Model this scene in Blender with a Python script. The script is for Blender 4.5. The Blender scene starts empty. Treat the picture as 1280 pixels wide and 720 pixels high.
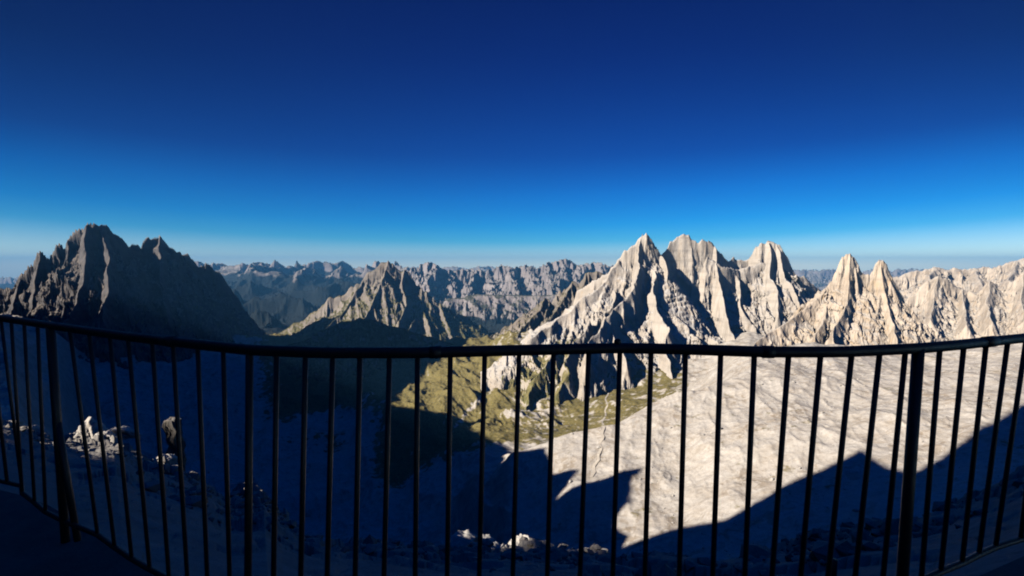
import bpy, math, random
import numpy as np
R = math.radians
scene = bpy.context.scene
COL = scene.collection
rng = np.random.RandomState(7)
random.seed(7)

# ---------------------------------------------------------------- camera
F = 640.0                 # focal length in pixels of a 1280 wide picture
PITCH = R(6.5)
HOR = 332.0
PY0 = HOR + F * math.tan(PITCH)
cam_d = bpy.data.cameras.new('camera')
cam = bpy.data.objects.new('camera', cam_d)
COL.objects.link(cam)
cam_d.sensor_width = 36.0
cam_d.lens = 36.0 * F / 1280.0
cam_d.shift_y = (PY0 - 360.0) / 1280.0
cam_d.clip_start = 0.05
cam_d.clip_end = 200000.0
cam.rotation_euler = (math.pi / 2 - PITCH, 0, 0)
scene.camera = cam
CP, SP = math.cos(PITCH), math.sin(PITCH)


def w3(px, py, Y):
    """the place at forward distance Y seen in direction (px, py)"""
    xc = (px - 640.0) / F
    yc = (PY0 - py) / F
    dy = CP + yc * SP
    dz = -SP + yc * CP
    return (xc / dy * Y, Y, dz / dy * Y)


def tan_el(py):
    yc = (PY0 - np.asarray(py, float)) / F
    return (-SP + yc * CP) / (CP + yc * SP)


# ---------------------------------------------------------------- noise
def _hash(ix, iy, seed):
    h = (ix * 374761393 + iy * 668265263 + seed * 1442695041) & 0xFFFFFFFF
    h = ((h ^ (h >> 13)) * 1274126177) & 0xFFFFFFFF
    h = (h ^ (h >> 16)) & 0xFFFFFFFF
    return h


def perlin(x, y, seed=0):
    x0 = np.floor(x); y0 = np.floor(y)
    fx = x - x0; fy = y - y0
    ix = x0.astype(np.int64); iy = y0.astype(np.int64)
    u = fx * fx * fx * (fx * (fx * 6 - 15) + 10)
    v = fy * fy * fy * (fy * (fy * 6 - 15) + 10)

    def g(ax, ay, dx, dy):
        a = _hash(ax, ay, seed).astype(np.float64) * (2 * math.pi / 4294967296.0)
        return np.cos(a) * dx + np.sin(a) * dy
    n00 = g(ix, iy, fx, fy); n10 = g(ix + 1, iy, fx - 1, fy)
    n01 = g(ix, iy + 1, fx, fy - 1); n11 = g(ix + 1, iy + 1, fx - 1, fy - 1)
    a = n00 + u * (n10 - n00); b = n01 + u * (n11 - n01)
    return (a + v * (b - a)) * 1.5


def fbm(x, y, octv=5, seed=0, gain=0.5):
    s = 0; a = 1.0; t = 0
    for i in range(octv):
        s = s + a * perlin(x, y, seed + i * 17); t += a
        x = x * 2.03 + 5.1; y = y * 2.03 + 3.7; a *= gain
    return s / t


def ridged(x, y, octv=5, seed=0, gain=0.5):
    s = 0; a = 1.0; t = 0; w = 1.0
    for i in range(octv):
        n = 1.0 - np.abs(perlin(x, y, seed + i * 13)) * 1.6
        n = n * n
        s = s + a * n * w; t += a
        w = np.clip(n * 1.4, 0, 1)
        x = x * 2.05 + 9.1; y = y * 2.05 + 1.7; a *= gain
    return s / t


def cells(x, y, seed=0):
    """a random value for each cell of a jittered grid, and how far inside its cell a point lies"""
    ix = np.floor(x).astype(np.int64); iy = np.floor(y).astype(np.int64)
    b1 = np.full(x.shape, 9.0); b2 = np.full(x.shape, 9.0); val = np.zeros(x.shape)
    for dx in (-1, 0, 1):
        for dy in (-1, 0, 1):
            h = _hash(ix + dx, iy + dy, seed)
            jx = (h & 1023) / 1023.0; jy = ((h >> 10) & 1023) / 1023.0; v = ((h >> 20) & 1023) / 1023.0
            d = (ix + dx + jx - x) ** 2 + (iy + dy + jy - y) ** 2
            new = d < b1
            b2 = np.where(new, b1, np.minimum(b2, d))
            val = np.where(new, v, val); b1 = np.where(new, d, b1)
    return val - 0.5, np.sqrt(b2) - np.sqrt(b1)


def smooth(a, b, x):
    t = np.clip((x - a) / (b - a), 0, 1)
    return t * t * (3 - 2 * t)


# ---------------------------------------------------------------- objects
def tag(o, label=None, cat=None, group=None, kind=None):
    if label: o['label'] = label
    if cat: o['category'] = cat
    if group: o['group'] = group
    if kind: o['kind'] = kind
    return o


def grid_obj(name, X, Y, Z, mat, attrs=None):
    nr, nc = X.shape
    co = np.empty((nr * nc, 3), np.float32)
    co[:, 0] = X.ravel(); co[:, 1] = Y.ravel(); co[:, 2] = Z.ravel()
    idx = np.arange(nr * nc, dtype=np.int32).reshape(nr, nc)
    q = np.stack([idx[:-1, :-1], idx[:-1, 1:], idx[1:, 1:], idx[1:, :-1]], -1).reshape(-1, 4)
    me = bpy.data.meshes.new(name)
    me.vertices.add(len(co)); me.vertices.foreach_set('co', co.ravel())
    me.loops.add(q.size); me.loops.foreach_set('vertex_index', q.ravel())
    me.polygons.add(len(q))
    me.polygons.foreach_set('loop_start', np.arange(0, q.size, 4, dtype=np.int32))
    me.polygons.foreach_set('loop_total', np.full(len(q), 4, np.int32))
    me.update(calc_edges=True)
    me.polygons.foreach_set('use_smooth', np.ones(len(q), bool))
    for k, v in (attrs or {}).items():
        at = me.attributes.new(k, 'FLOAT', 'POINT')
        at.data.foreach_set('value', np.ascontiguousarray(v, np.float32).ravel())
    me.materials.append(mat)
    o = bpy.data.objects.new(name, me)
    COL.objects.link(o)
    o['kind'] = 'structure'
    return o


# ---------------------------------------------------------------- materials
def new_mat(name):
    m = bpy.data.materials.new(name); m.use_nodes = True
    nt = m.node_tree
    b = nt.nodes['Principled BSDF']
    return m, nt, b


def ramp(nt, fac, stops):
    r = nt.nodes.new('ShaderNodeValToRGB')
    el = r.color_ramp.elements
    while len(el) < len(stops): el.new(0.5)
    for e, (p, c) in zip(el, stops):
        e.position = p; e.color = (c[0], c[1], c[2], 1) if not isinstance(c, float) else (c, c, c, 1)
    nt.links.new(fac, r.inputs[0])
    return r.outputs[0]


def noise(nt, scale, detail=6, rough=0.6, vec=None, dist=0.0, mapscale=None):
    tc = nt.nodes.new('ShaderNodeNewGeometry').outputs['Position']
    mp = nt.nodes.new('ShaderNodeMapping')
    nt.links.new(tc, mp.inputs[0])
    if mapscale: mp.inputs['Scale'].default_value = mapscale
    n = nt.nodes.new('ShaderNodeTexNoise')
    n.inputs['Scale'].default_value = scale
    n.inputs['Detail'].default_value = detail
    n.inputs['Roughness'].default_value = rough
    n.inputs['Distortion'].default_value = dist
    nt.links.new(mp.outputs[0], n.inputs['Vector'])
    return n.outputs['Fac']


def mixc(nt, fac, a, b, mode='MIX'):
    m = nt.nodes.new('ShaderNodeMix'); m.data_type = 'RGBA'; m.blend_type = mode
    if isinstance(fac, float): m.inputs[0].default_value = fac
    else: nt.links.new(fac, m.inputs[0])
    for s, v in ((6, a), (7, b)):
        if isinstance(v, tuple): m.inputs[s].default_value = (*v, 1)
        else: nt.links.new(v, m.inputs[s])
    return m.outputs[2]


def math_n(nt, op, a, b=None):
    m = nt.nodes.new('ShaderNodeMath'); m.operation = op
    for i, v in enumerate((a, b)):
        if v is None: continue
        if isinstance(v, (int, float)): m.inputs[i].default_value = v
        else: nt.links.new(v, m.inputs[i])
    return m.outputs[0]


def rock_mat(name, cliff_a, cliff_b, stain, scree, grass, unit, bump=1.0, stain_amt=0.5, blotch=0.0):
    """rock that is darker and streaked where steep, pale scree where gentle, turf where the cover attribute says"""
    m, nt, b = new_mat(name)
    g = nt.nodes.new('ShaderNodeNewGeometry')
    sep = nt.nodes.new('ShaderNodeSeparateXYZ')
    nt.links.new(g.outputs['Normal'], sep.inputs[0])
    n1 = noise(nt, 1.0 / (unit * 6), 7, 0.62)
    n2 = noise(nt, 1.0 / (unit * 1.1), 8, 0.7)
    streak = noise(nt, 1.0 / (unit * 1.3), 6, 0.65, mapscale=(1, 1, 0.16))
    bands = noise(nt, 1.0 / (unit * 2.2), 5, 0.6, mapscale=(0.12, 0.12, 1.6))
    c = mixc(nt, ramp(nt, n1, [(0.36, 0.0), (0.64, 1.0)]), cliff_a, cliff_b)
    c = mixc(nt, ramp(nt, streak, [(0.50, 0.0), (0.70, stain_amt)]), c, stain)
    c = mixc(nt, ramp(nt, bands, [(0.36, 0.34), (0.50, 0.0)]), c, (cliff_a[0] * .55, cliff_a[1] * .55, cliff_a[2] * .56))
    s = mixc(nt, ramp(nt, n2, [(0.35, 0.0), (0.65, 1.0)]), tuple(v * 0.74 for v in scree), scree)
    sp = noise(nt, 1.0 / (unit * 0.9), 9, 0.75, dist=.6)
    big = noise(nt, 1.0 / (unit * 11), 5, 0.6, dist=.5)
    s = mixc(nt, ramp(nt, big, [(0.50, 0.0), (0.68, .55)]), s, (cliff_b[0] * .85, cliff_b[1] * .80, cliff_b[2] * .74))
    s = mixc(nt, ramp(nt, sp, [(0.57, 0.0), (0.68, .75)]), s, (cliff_a[0] * .8, cliff_a[1] * .78, cliff_a[2] * .72))
    if blotch:
        tcg = nt.nodes.new('ShaderNodeNewGeometry').outputs['Position']; mpg = nt.nodes.new('ShaderNodeMapping')
        nt.links.new(tcg, mpg.inputs[0]); mpg.inputs['Rotation'].default_value = (0, 0, -.85); mpg.inputs['Scale'].default_value = (.10, 1, .3)
        sn = nt.nodes.new('ShaderNodeTexNoise'); sn.inputs['Scale'].default_value = 1 / 9; sn.inputs['Detail'].default_value = 6; sn.inputs['Roughness'].default_value = .65
        nt.links.new(mpg.outputs[0], sn.inputs['Vector'])
        s = mixc(nt, ramp(nt, sn.outputs['Fac'], [(0.46, 0.0), (0.66, .55)]), s, (.48, .42, .345))
        bl = noise(nt, 1.0 / (unit * 4.2), 8, 0.72, dist=1.2); bm_ = noise(nt, 1.0 / (unit * 22), 4, 0.6)
        msk = math_n(nt, 'MULTIPLY', ramp(nt, bl, [(0.50, 0.0), (0.58, blotch)]), ramp(nt, bm_, [(0.40, 0.15), (0.60, 1.0)]))
        s = mixc(nt, msk, s, (0.30, 0.235, 0.165))
    steep = math_n(nt, 'ADD', sep.outputs['Z'], math_n(nt, 'MULTIPLY', math_n(nt, 'SUBTRACT', n2, 0.5), 0.5))
    c = mixc(nt, ramp(nt, steep, [(0.60, 0.0), (0.78, 1.0)]), c, s)
    at = nt.nodes.new('ShaderNodeAttribute'); at.attribute_name = 'cover'
    gr = mixc(nt, ramp(nt, n2, [(0.40, 0.0), (0.62, 1.0)]), grass, tuple(min(1, v * 1.9) for v in (grass[0] * 1.15, grass[1], grass[2] * 1.1)))
    cov = math_n(nt, 'ADD', at.outputs['Fac'], math_n(nt, 'MULTIPLY', math_n(nt, 'SUBTRACT', n1, 0.5), 1.6))
    cov = math_n(nt, 'ADD', cov, math_n(nt, 'MULTIPLY', math_n(nt, 'SUBTRACT', sep.outputs['Z'], 0.75), 1.2))
    c = mixc(nt, ramp(nt, cov, [(0.45, 0.0), (0.65, 1.0)]), c, gr)
    fo = nt.nodes.new('ShaderNodeAttribute'); fo.attribute_name = 'far_shade'
    fv = math_n(nt, 'ADD', fo.outputs['Fac'], math_n(nt, 'MULTIPLY', math_n(nt, 'SUBTRACT', n1, 0.5), 1.4))
    c = mixc(nt, ramp(nt, fv, [(0.46, 0.0), (0.56, 1.0)]), c, (0.016, 0.022, 0.024))  # dark navy tone stands in for shade on distant slopes and valleys
    nt.links.new(c, b.inputs['Base Color'])
    b.inputs['Roughness'].default_value = 0.95
    b.inputs['Specular IOR Level'].default_value = 0.15
    bp = nt.nodes.new('ShaderNodeBump')
    bp.inputs['Strength'].default_value = 0.55 * bump
    bp.inputs['Distance'].default_value = unit * 0.5
    h = math_n(nt, 'ADD', n2, math_n(nt, 'MULTIPLY', streak, 0.35))
    nt.links.new(h, bp.inputs['Height'])
    nt.links.new(bp.outputs[0], b.inputs['Normal'])
    return m


DOLO = dict(cliff_a=(0.45, 0.395, 0.33), cliff_b=(0.56, 0.505, 0.435), stain=(0.50, 0.385, 0.26),
            scree=(0.66, 0.62, 0.565), grass=(0.13, 0.125, 0.05))
M_right = rock_mat('pale_dolomite', unit=14, **DOLO)
M_pin = rock_mat('golden_dolomite', cliff_a=(0.50, 0.41, 0.315), cliff_b=(0.64, 0.545, 0.435), stain=(0.54, 0.38, 0.21),
                 scree=(0.62, 0.56, 0.48), grass=(0.2, 0.18, 0.1), unit=11, stain_amt=.7)
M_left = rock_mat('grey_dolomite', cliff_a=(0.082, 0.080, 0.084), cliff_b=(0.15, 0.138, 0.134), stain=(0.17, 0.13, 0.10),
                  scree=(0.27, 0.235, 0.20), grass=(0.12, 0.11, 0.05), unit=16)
M_mid = rock_mat('brown_dolomite', cliff_a=(0.19, 0.165, 0.14), cliff_b=(0.32, 0.28, 0.24), stain=(0.24, 0.18, 0.12),
                 scree=(0.22, 0.195, 0.12), grass=(0.08, 0.08, 0.035), unit=20)
M_far = rock_mat('distant_dolomite', cliff_a=(0.22, 0.195, 0.19), cliff_b=(0.36, 0.32, 0.31), stain=(0.30, 0.25, 0.21),
                 scree=(0.30, 0.28, 0.25), grass=(0.06, 0.065, 0.045), unit=70)
M_ground = rock_mat('scree_and_turf', cliff_a=(0.36, 0.33, 0.29), cliff_b=(0.52, 0.48, 0.42), stain=(0.40, 0.33, 0.24),
                    scree=(0.66, 0.615, 0.55), grass=(0.13, 0.118, 0.042), unit=4, bump=0.6, blotch=.7)
M_near = rock_mat('near_rock', cliff_a=(0.22, 0.20, 0.18), cliff_b=(0.36, 0.33, 0.29), stain=(0.30, 0.25, 0.18),
                  scree=(0.34, 0.32, 0.29), grass=(0.12, 0.11, 0.05), unit=0.5, bump=0.8)

# ---------------------------------------------------------------- sun direction
SUN_AZ = R(119)     # measured from straight ahead towards the left
SUN_EL = R(27)
SH = np.array([-math.sin(SUN_AZ), math.cos(SUN_AZ)])
PH = np.array([SH[1], -SH[0]])      # across the sunlight
TE = math.tan(SUN_EL)

# ---------------------------------------------------------------- ground sheet
RIM = [(-400, 520, 60), (-60, 525, 60), (0, 535, 60), (28, 545, 58), (61, 556, 55), (94, 562, 50), (142, 561, 44), (179, 583, 38),
       (217, 597, 33), (250, 611, 30), (283, 633, 27), (310, 628, 26), (329, 624, 25), (351, 653, 24), (382, 675, 22),
       (431, 689, 21), (480, 694, 20), (560, 696, 20), (640, 697, 20), (710, 700, 20), (800, 712, 18), (900, 718, 18),
       (1007, 690, 19), (1078, 668, 21), (1149, 658, 23), (1196, 640, 26), (1243, 620, 30), (1281, 597, 35),
       (1400, 560, 45), (1800, 520, 50)]
MID = {
    -400: [(90, 560), (600, 470), (1500, 410), (2600, 390), (6000, 372), (20000, 352)],
    0:    [(75, 560), (130, 545), (300, 505), (700, 450), (1500, 400), (2600, 390), (6000, 372), (20000, 352)],
    50:   [(70, 590), (150, 590), (500, 540), (1000, 465), (1600, 415), (2600, 400), (6000, 372), (20000, 352)],
    110:  [(65, 640), (300, 700), (900, 620), (1500, 500), (2000, 440), (2600, 410), (6000, 380), (20000, 352)],
    220:  [(48, 690), (300, 760), (900, 640), (1400, 530), (2000, 460), (2700, 420), (6000, 390), (20000, 352)],
    300:  [(40, 740), (300, 800), (850, 670), (1300, 550), (2000, 465), (2700, 427), (3000, 417), (3400, 422), (6000, 400), (20000, 352)],
    400:  [(40, 800), (300, 820), (800, 690), (1200, 580), (1700, 500), (2300, 447), (2900, 424), (3400, 424), (6000, 400), (20000, 352)],
    490:  [(40, 820), (300, 830), (750, 690), (1000, 610), (1400, 515), (1600, 495), (2300, 442), (2900, 428), (3600, 430), (6000, 405), (20000, 352)],
    560:  [(40, 820), (300, 830), (650, 690), (900, 600), (1250, 522), (1600, 480), (2100, 440), (2400, 425), (2800, 440), (6000, 405), (20000, 352)],
    600:  [(40, 820), (300, 830), (600, 690), (760, 590), (1000, 560), (1300, 520), (1600, 480), (2000, 436), (2300, 420), (2700, 440), (6000, 400), (20000, 352)],
    640:  [(40, 820), (300, 800), (520, 700), (620, 620), (720, 563), (780, 575), (1000, 560), (1400, 500), (1700, 450), (2000, 412), (2600, 430), (6000, 400), (20000, 352)],
    730:  [(40, 820), (300, 790), (480, 700), (600, 605), (740, 541), (800, 556), (1000, 560), (1400, 500), (1700, 450), (2000, 420), (3000, 420), (6000, 390), (20000, 352)],
    860:  [(36, 820), (300, 780), (450, 700), (600, 590), (800, 488), (870, 500), (1200, 500), (1500, 470), (1700, 440), (2000, 420), (3000, 410), (6000, 380), (20000, 352)],
    940:  [(36, 820), (280, 770), (430, 690), (600, 560), (800, 480), (1000, 440), (1100, 448), (1500, 435), (2000, 410), (3000, 400), (6000, 380), (20000, 352)],
    1010: [(36, 800), (250, 760), (400, 690), (600, 545), (800, 475), (1100, 428), (1250, 434), (1600, 434), (2000, 430), (3000, 410), (6000, 375), (20000, 352)],
    1150: [(42, 760), (200, 740), (380, 670), (600, 520), (800, 470), (1150, 434), (1400, 438), (2000, 436), (3000, 408), (6000, 375), (20000, 352)],
    1280: [(55, 700), (200, 700), (360, 640), (600, 500), (800, 455), (1150, 427), (1400, 434), (2000, 434), (3000, 405), (6000, 375), (20000, 352)],
    1500: [(70, 640), (200, 640), (600, 470), (1200, 418), (2000, 425), (6000, 372), (20000, 352)],
    1800: [(70, 600), (200, 600), (600, 460), (1200, 405), (2000, 395), (6000, 372), (20000, 352)],
}


def rail_y(px):
    xs = [-200, 0, 70, 160, 250, 312, 400, 520, 640, 775, 850, 960, 1050, 1148, 1200, 1280, 1480]
    ys = [386, 397.5, 408, 421, 431, 437.5, 441, 441, 438, 435, 436.5, 440, 440, 435.5, 431, 422.5, 400]
    return np.interp(px, xs, ys)


def fence_depth(px):
    return 0.31 / -tan_el(rail_y(px))


logY = np.log(np.concatenate([np.array([2.0, 20000.0])]))
rows_log = np.log(np.concatenate([
    np.geomspace(1.2, 66, 230), np.geomspace(68, 380, 90), np.geomspace(383, 1300, 560),
    np.geomspace(1306, 3600, 300), np.geomspace(3650, 20000, 90), np.array([28000., 34000., 40000.])]))
cols = np.concatenate([np.linspace(-400, -30, 70), np.linspace(-29, 1309, 1150), np.linspace(1312, 1800, 80)])
keys = sorted(MID)
prof = []
RIM = [(640 + w3(a_, b_, 1.0)[0] * F, b_, c_) for a_, b_, c_ in RIM]
rim_px = [r[0] for r in RIM]
for k in keys:
    ry = np.interp(k, rim_px, [r[1] for r in RIM]); rY = np.interp(k, rim_px, [r[2] for r in RIM])
    pts = MID[k]
    ly = np.log([p[0] for p in pts] + [40000.0]); el = np.append(tan_el([p[1] for p in pts]), -0.036)
    prof.append(np.interp(rows_log, ly, el))
prof = np.array(prof)                      # key, row
kk = np.array(keys, float)
i1 = np.clip(np.searchsorted(kk, cols), 1, len(kk) - 1)
t = np.clip((cols - kk[i1 - 1]) / (kk[i1] - kk[i1 - 1]), 0, 1)
t = t * t * (3 - 2 * t) * 0.5 + t * 0.5
E = (prof[i1 - 1] * (1 - t)[:, None] + prof[i1] * t[:, None]).T    # row, col
# soften kinks along depth
ker = np.array([1, 2, 3, 2, 1.]) / 9
for _ in range(3):
    Ep = np.pad(E, ((2, 2), (0, 0)), 'edge')
    E = sum(Ep[i:i + E.shape[0]] * ker[i] for i in range(5))
Yg = np.exp(rows_log)[:, None] * np.ones_like(cols)[None, :]
Xg = (cols[None, :] - 640) / F * CP * Yg / CP
Zmid = E * Yg
# near slope up to the rim
ry = tan_el(np.interp(cols, rim_px, [r[1] for r in RIM])); rY = np.interp(cols, rim_px, [r[2] for r in RIM])
FD = fence_depth(cols)
start = FD + 0.25
zs = -1.72
tt = (Yg - start[None, :]) / (rY - start)[None, :]
e0 = zs / start
zr = (ry * rY)[None, :]
Znear = np.where(tt < 0, zs, zs + (zr - zs) * np.clip(tt, 0, 1) ** 1.06)
drop = zr - (Yg - rY[None, :]) * 2.2
rimn = fbm(Xg / 3.0, Yg / 3.0, 6, 41)
Znear = Znear + np.clip(tt, 0, 1) * (rimn * 1.6 * np.clip(Yg / 30, .3, 1.5) + ridged(Xg / 1.3, Yg / 1.3, 4, 4) * .35)
cn1, cn1e = cells(Xg / 1.5 + rimn, Yg / 1.5, 61); cn2, cn2e = cells(Xg / .5, Yg / .5, 62); cn3, _ = cells(Xg / 4 + rimn * 2, Yg / 3, 63)
Znear = Znear + np.clip(tt * 2, 0, 1) * (cn1 * .42 + cn2 * .14 + cn3 * .7 * np.clip(Yg / 30, .2, 1.2) - np.exp(-cn1e * 10) * .15)
drop = drop + rimn * 2.5
near = np.where(Yg < rY[None, :], Znear, drop)
amp = Yg * np.clip((Yg - 60) / 400, 0, 1)
nz = fbm(Xg / 170, Yg / 170, 5, 3) * 0.020 * np.minimum(amp, 3000)
nz += (fbm(Xg / 45, Yg / 45, 6, 8, .6) * 1.6 + ridged(Xg / 19, Yg / 19, 5, 9) * .5) * np.clip((Yg - 60) / 300, 0, 1)
gul = ridged(Xg / 120 + Yg / 300, Yg / 260, 5, 19)
nz += (gul - 0.5) * (4 + 14 * (1 - smooth(600, 700, cols[None, :] * np.ones_like(Yg)))) * np.clip((Yg - 60) / 300, 0, 1)
PXt = cols[None, :] * np.ones_like(Yg)
mz = smooth(470, 520, PXt) * (1 - smooth(690, 740, PXt)) * smooth(1050, 1250, Yg) * (1 - smooth(2200, 2500, Yg))
nz += mz * ((ridged(Xg / 110 + Yg / 330, Yg / 420 - Xg / 500, 6, 23, .58) - .45) * 22 + cells(Xg / 34, Yg / 60, 24)[0] * 3)
sz_ = smooth(700, 860, PXt) * smooth(430, 600, Yg) * (1 - smooth(1300, 1700, Yg))
nz += sz_ * ((ridged(Xg / 75 - Yg / 190, Yg / 230 + Xg / 200, 5, 27, .55) - .4) * 6.5 + np.clip(cells(Xg / 16, Yg / 16, 28)[0] - .3, 0, 1) * 4 * smooth(-.05, .25, fbm(Xg / 90, Yg / 90, 3, 29)))
Zm = Zmid + nz
Zg = np.where(Yg < rY[None, :], near, np.maximum(near, Zm))
PXg = cols[None, :] * np.ones_like(Yg)
PYg = HOR - Zg / Yg * F
cover = (smooth(440, 500, PXg - 0 * Yg) * (1 - smooth(600, 700, PXg)) * smooth(950, 1100, Yg) +
         smooth(640, 720, PXg) * (1 - smooth(840, 880, PXg)) * smooth(760, 900, Yg) * 0.62 * (1 - smooth(1500, 1700, Yg)))
cover = np.maximum(cover, smooth(300, 360, PXg) * (1 - smooth(480, 560, PXg)) * smooth(1350, 1700, Yg + fbm(Xg / 200, Yg / 200, 4, 77) * 300))
streak_y = np.interp(PXg, [560, 575, 600, 622, 650, 668], [545, 528, 500, 478, 446, 430])
cover = cover - 0.75 * np.exp(-((PYg - streak_y) / 7) ** 2) * smooth(555, 575, PXg) * (Yg > 1000)
cover = cover - 0.22 * smooth(590, 640, PXg) * (Yg > 1000) * smooth(-.1, .35, fbm(Xg / 60 + Yg / 200, Yg / 90, 4, 78))
cover = np.clip(cover, 0, 1) * 0.9 + 0.35 * (1 - smooth(280, 420, PXg)) * smooth(2500, 3000, Yg)
nsplit = int(np.searchsorted(np.exp(rows_log), 66))
grid_obj('ground', Xg[:nsplit + 1], Yg[:nsplit + 1], Zg[:nsplit + 1], M_near, {'cover': cover[:nsplit + 1] * 0})
far_shade = smooth(2600, 3600, Yg) * (0.55 + 0.5 * smooth(3600, 5000, Yg)) * (1 - 0.8 * smooth(900, 1100, PXg)) * (1 - .8 * np.exp(-((PXg - 330) / 45) ** 2) * (1 - smooth(3300, 3800, Yg)))  # far ground toned dark in place of shade
grid_obj('terrain', Xg[nsplit:], Yg[nsplit:], Zg[nsplit:], M_ground, {'cover': cover[nsplit:], 'far_shade': far_shade[nsplit:]})


def ground_z(x, y):
    px = 640 + x / y * F
    c = np.interp(px, cols, np.arange(len(cols))); r = np.interp(math.log(y), rows_log, np.arange(len(rows_log)))
    c0 = int(min(c, len(cols) - 2)); r0 = int(min(r, len(rows_log) - 2)); fc = c - c0; fr = r - r0
    return float((Zg[r0, c0] * (1 - fc) + Zg[r0, c0 + 1] * fc) * (1 - fr) + (Zg[r0 + 1, c0] * (1 - fc) + Zg[r0 + 1, c0 + 1] * fc) * fr)


def hit(px, py):
    """where a line of sight meets the ground sheet"""
    te = float(tan_el(py)); x, _, _ = w3(px, py, 1.0)
    c = np.interp(640 + x * F, cols, np.arange(len(cols))); c0 = int(c)
    ys = np.exp(rows_log); prof_ = Zg[:, c0] / ys
    ok = np.where((prof_ >= te) & (ys > 90))[0]
    i = ok[0] if len(ok) else len(ys) - 1
    Y = ys[i]
    return np.array([x * Y, Y, te * Y])


def shade_height(p):
    tt_ = -(p[0] * SH[0] + p[1] * SH[1])
    return p[0] * PH[0] + p[1] * PH[1], p[2] + tt_ * TE


# ---------------------------------------------------------------- mountains
def massif(name, px0, px1, dpx, Y0, Y1, dY, ridges, mat, rib=60, ribk=0.35, fine=4.0, seed=0, coverf=None, floor=-900, jag=3.0, warp=25, far_shadef=None, block=26.0, calm=None, mild=None, spikes=2.3):
    cs = np.arange(px0, px1 + dpx, dpx); rs = np.arange(Y0, Y1 + dY, dY)
    PX, Y = np.meshgrid(cs, rs)
    X = (PX - 640) / F * Y
    wx = X + fbm(X / 140, Y / 140, 4, seed + 1) * warp
    wy = Y + fbm(X / 140, Y / 140, 4, seed + 2) * warp
    az = X / Y * Y0
    ml = 1.0 if mild is None else mild(PX, Y)
    r1 = ridged(az / rib, Y / (rib * 4.5), 5, seed + 3)
    r2 = ridged(X / (rib * 0.8), Y / (rib * 0.8), 5, seed + 4)
    H = np.full(X.shape, -1e9)
    D = np.full(X.shape, 1e9)
    for ri, rd in enumerate(ridges):
        wk = 0.12 if ri == 0 or len(rd) > 4 else (1 if mild is None else .6)
        Xw = X + (wx - X) * wk; Yw = Y + (wy - Y) * wk
        pts, s1, d1, s2 = rd[0], rd[1], rd[2], rd[3]
        if (ri == 0 or len(rd) > 4) and spikes and len(pts[0]) == 3:
            rr_ = np.random.RandomState(seed); q = [pts[0]]
            for a, b in zip(pts[:-1], pts[1:]):
                m_ = 2 if abs(b[0] - a[0]) > 7 else 1
                for k in range(m_):
                    f_ = (k + .35 + .4 * rr_.rand()) / m_
                    q.append(tuple(a[i] + (b[i] - a[i]) * f_ + (rr_.uniform(-.7, 1.0) * spikes if i == 1 else 0) for i in range(3)))
                q.append(b)
            pts = q
        P = [p[:3] if len(p) == 4 else w3(*p) for p in pts]
        hd = np.full(X.shape, 1e9); 
        best = np.full(X.shape, -1e9)
        for (a, b) in zip(P[:-1], P[1:]):
            ax, ay, az_ = a; bx, by, bz = b
            L2 = (bx - ax) ** 2 + (by - ay) ** 2 + 1e-6
            # unwarped close to the crest so that the skyline stays where it is
            t0 = np.clip(((Xw - ax) * (bx - ax) + (Yw - ay) * (by - ay)) / L2, 0, 1)
            dx = Xw - (ax + t0 * (bx - ax)); dy = Yw - (ay + t0 * (by - ay))
            d = np.sqrt(dx * dx + dy * dy)
            zz = az_ + t0 * (bz - az_)
            off = ml * ribk * rib * (2.3 * (0.45 - r1) + 0.5 * (0.45 - r2)) * np.clip(d / (rib * 0.9), 0.0, 1.0) / (1 + d / (rib * 9))
            de = np.maximum(d + off, 0)
            f = np.where(de < d1, de * s1, d1 * s1 + (de - d1) * s2)
            v = zz - f
            upd = v > best
            best = np.where(upd, v, best); D = np.where(v > H, d, D)
            H = np.maximum(H, v)
    n = (fbm(X / 26, Y / 26, 5, seed + 6, .6) * fine * 2.2 + (ridged(X / 34, Y / 60, 6, seed + 7, .6) - .5) * fine * 4.2)
    cx = X + fbm(X / 60, Y / 60, 3, seed + 13) * 22 * block / 26; cy_ = (Y + fbm(X / 60, Y / 60, 3, seed + 14) * 30 * block / 26)
    ca, ea = cells(cx / block, cy_ / (block * 1.7), seed + 15)
    cb, eb = cells(cx / (block * .42), cy_ / (block * .6), seed + 16)
    cc, ec = cells(cx / (block * 2.6), cy_ / (block * 4.2), seed + 18)
    gd = np.clip(D / (block * 2), 0.0, 1)
    n = n + (ca * .8 * gd + cb * .28 * np.clip(D / block, .5, 1) + cc * 1.7 * gd) * block
    n = n - (np.exp(-ea * 14) * .35 * gd + np.exp(-ec * 16) * .8 * gd) * block
    n = n * ml
    if calm is not None:
        n = n * calm(PX, Y, H)
    n = n * .7
    H = H + n * np.clip(D / 25, 0.32, 1) + fbm(X / 14, Y / 14, 4, seed + 9) * jag * .7
    # ledges
    st = 17.0
    ph = (H + fbm(X / 200, Y / 200, 3, seed + 11) * 25) / st
    H = H + (np.sin(ph * 2 * math.pi) * 0.10 * st) * np.clip(D / 40, 0, 1) * smooth(-.2, .3, fbm(X / 90, Y / 90, 3, seed + 12))
    # fractured faces: push the rock in and out along the view of the wall, by patterns that run across and up it
    b_ = block * 1.15
    a_ = X * .92 + Y * .38
    hz_ = H + fbm(a_ / (b_ * 3), H / (b_ * 3), 3, seed + 31) * b_ * 1.2
    v1, e1 = cells(a_ / (b_ * 1.5) + hz_ / (b_ * 5), hz_ / (b_ * 2.3), seed + 32)
    v2, e2 = cells(a_ / (b_ * .55) - hz_ / (b_ * 3), hz_ / (b_ * .75), seed + 33)
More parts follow.
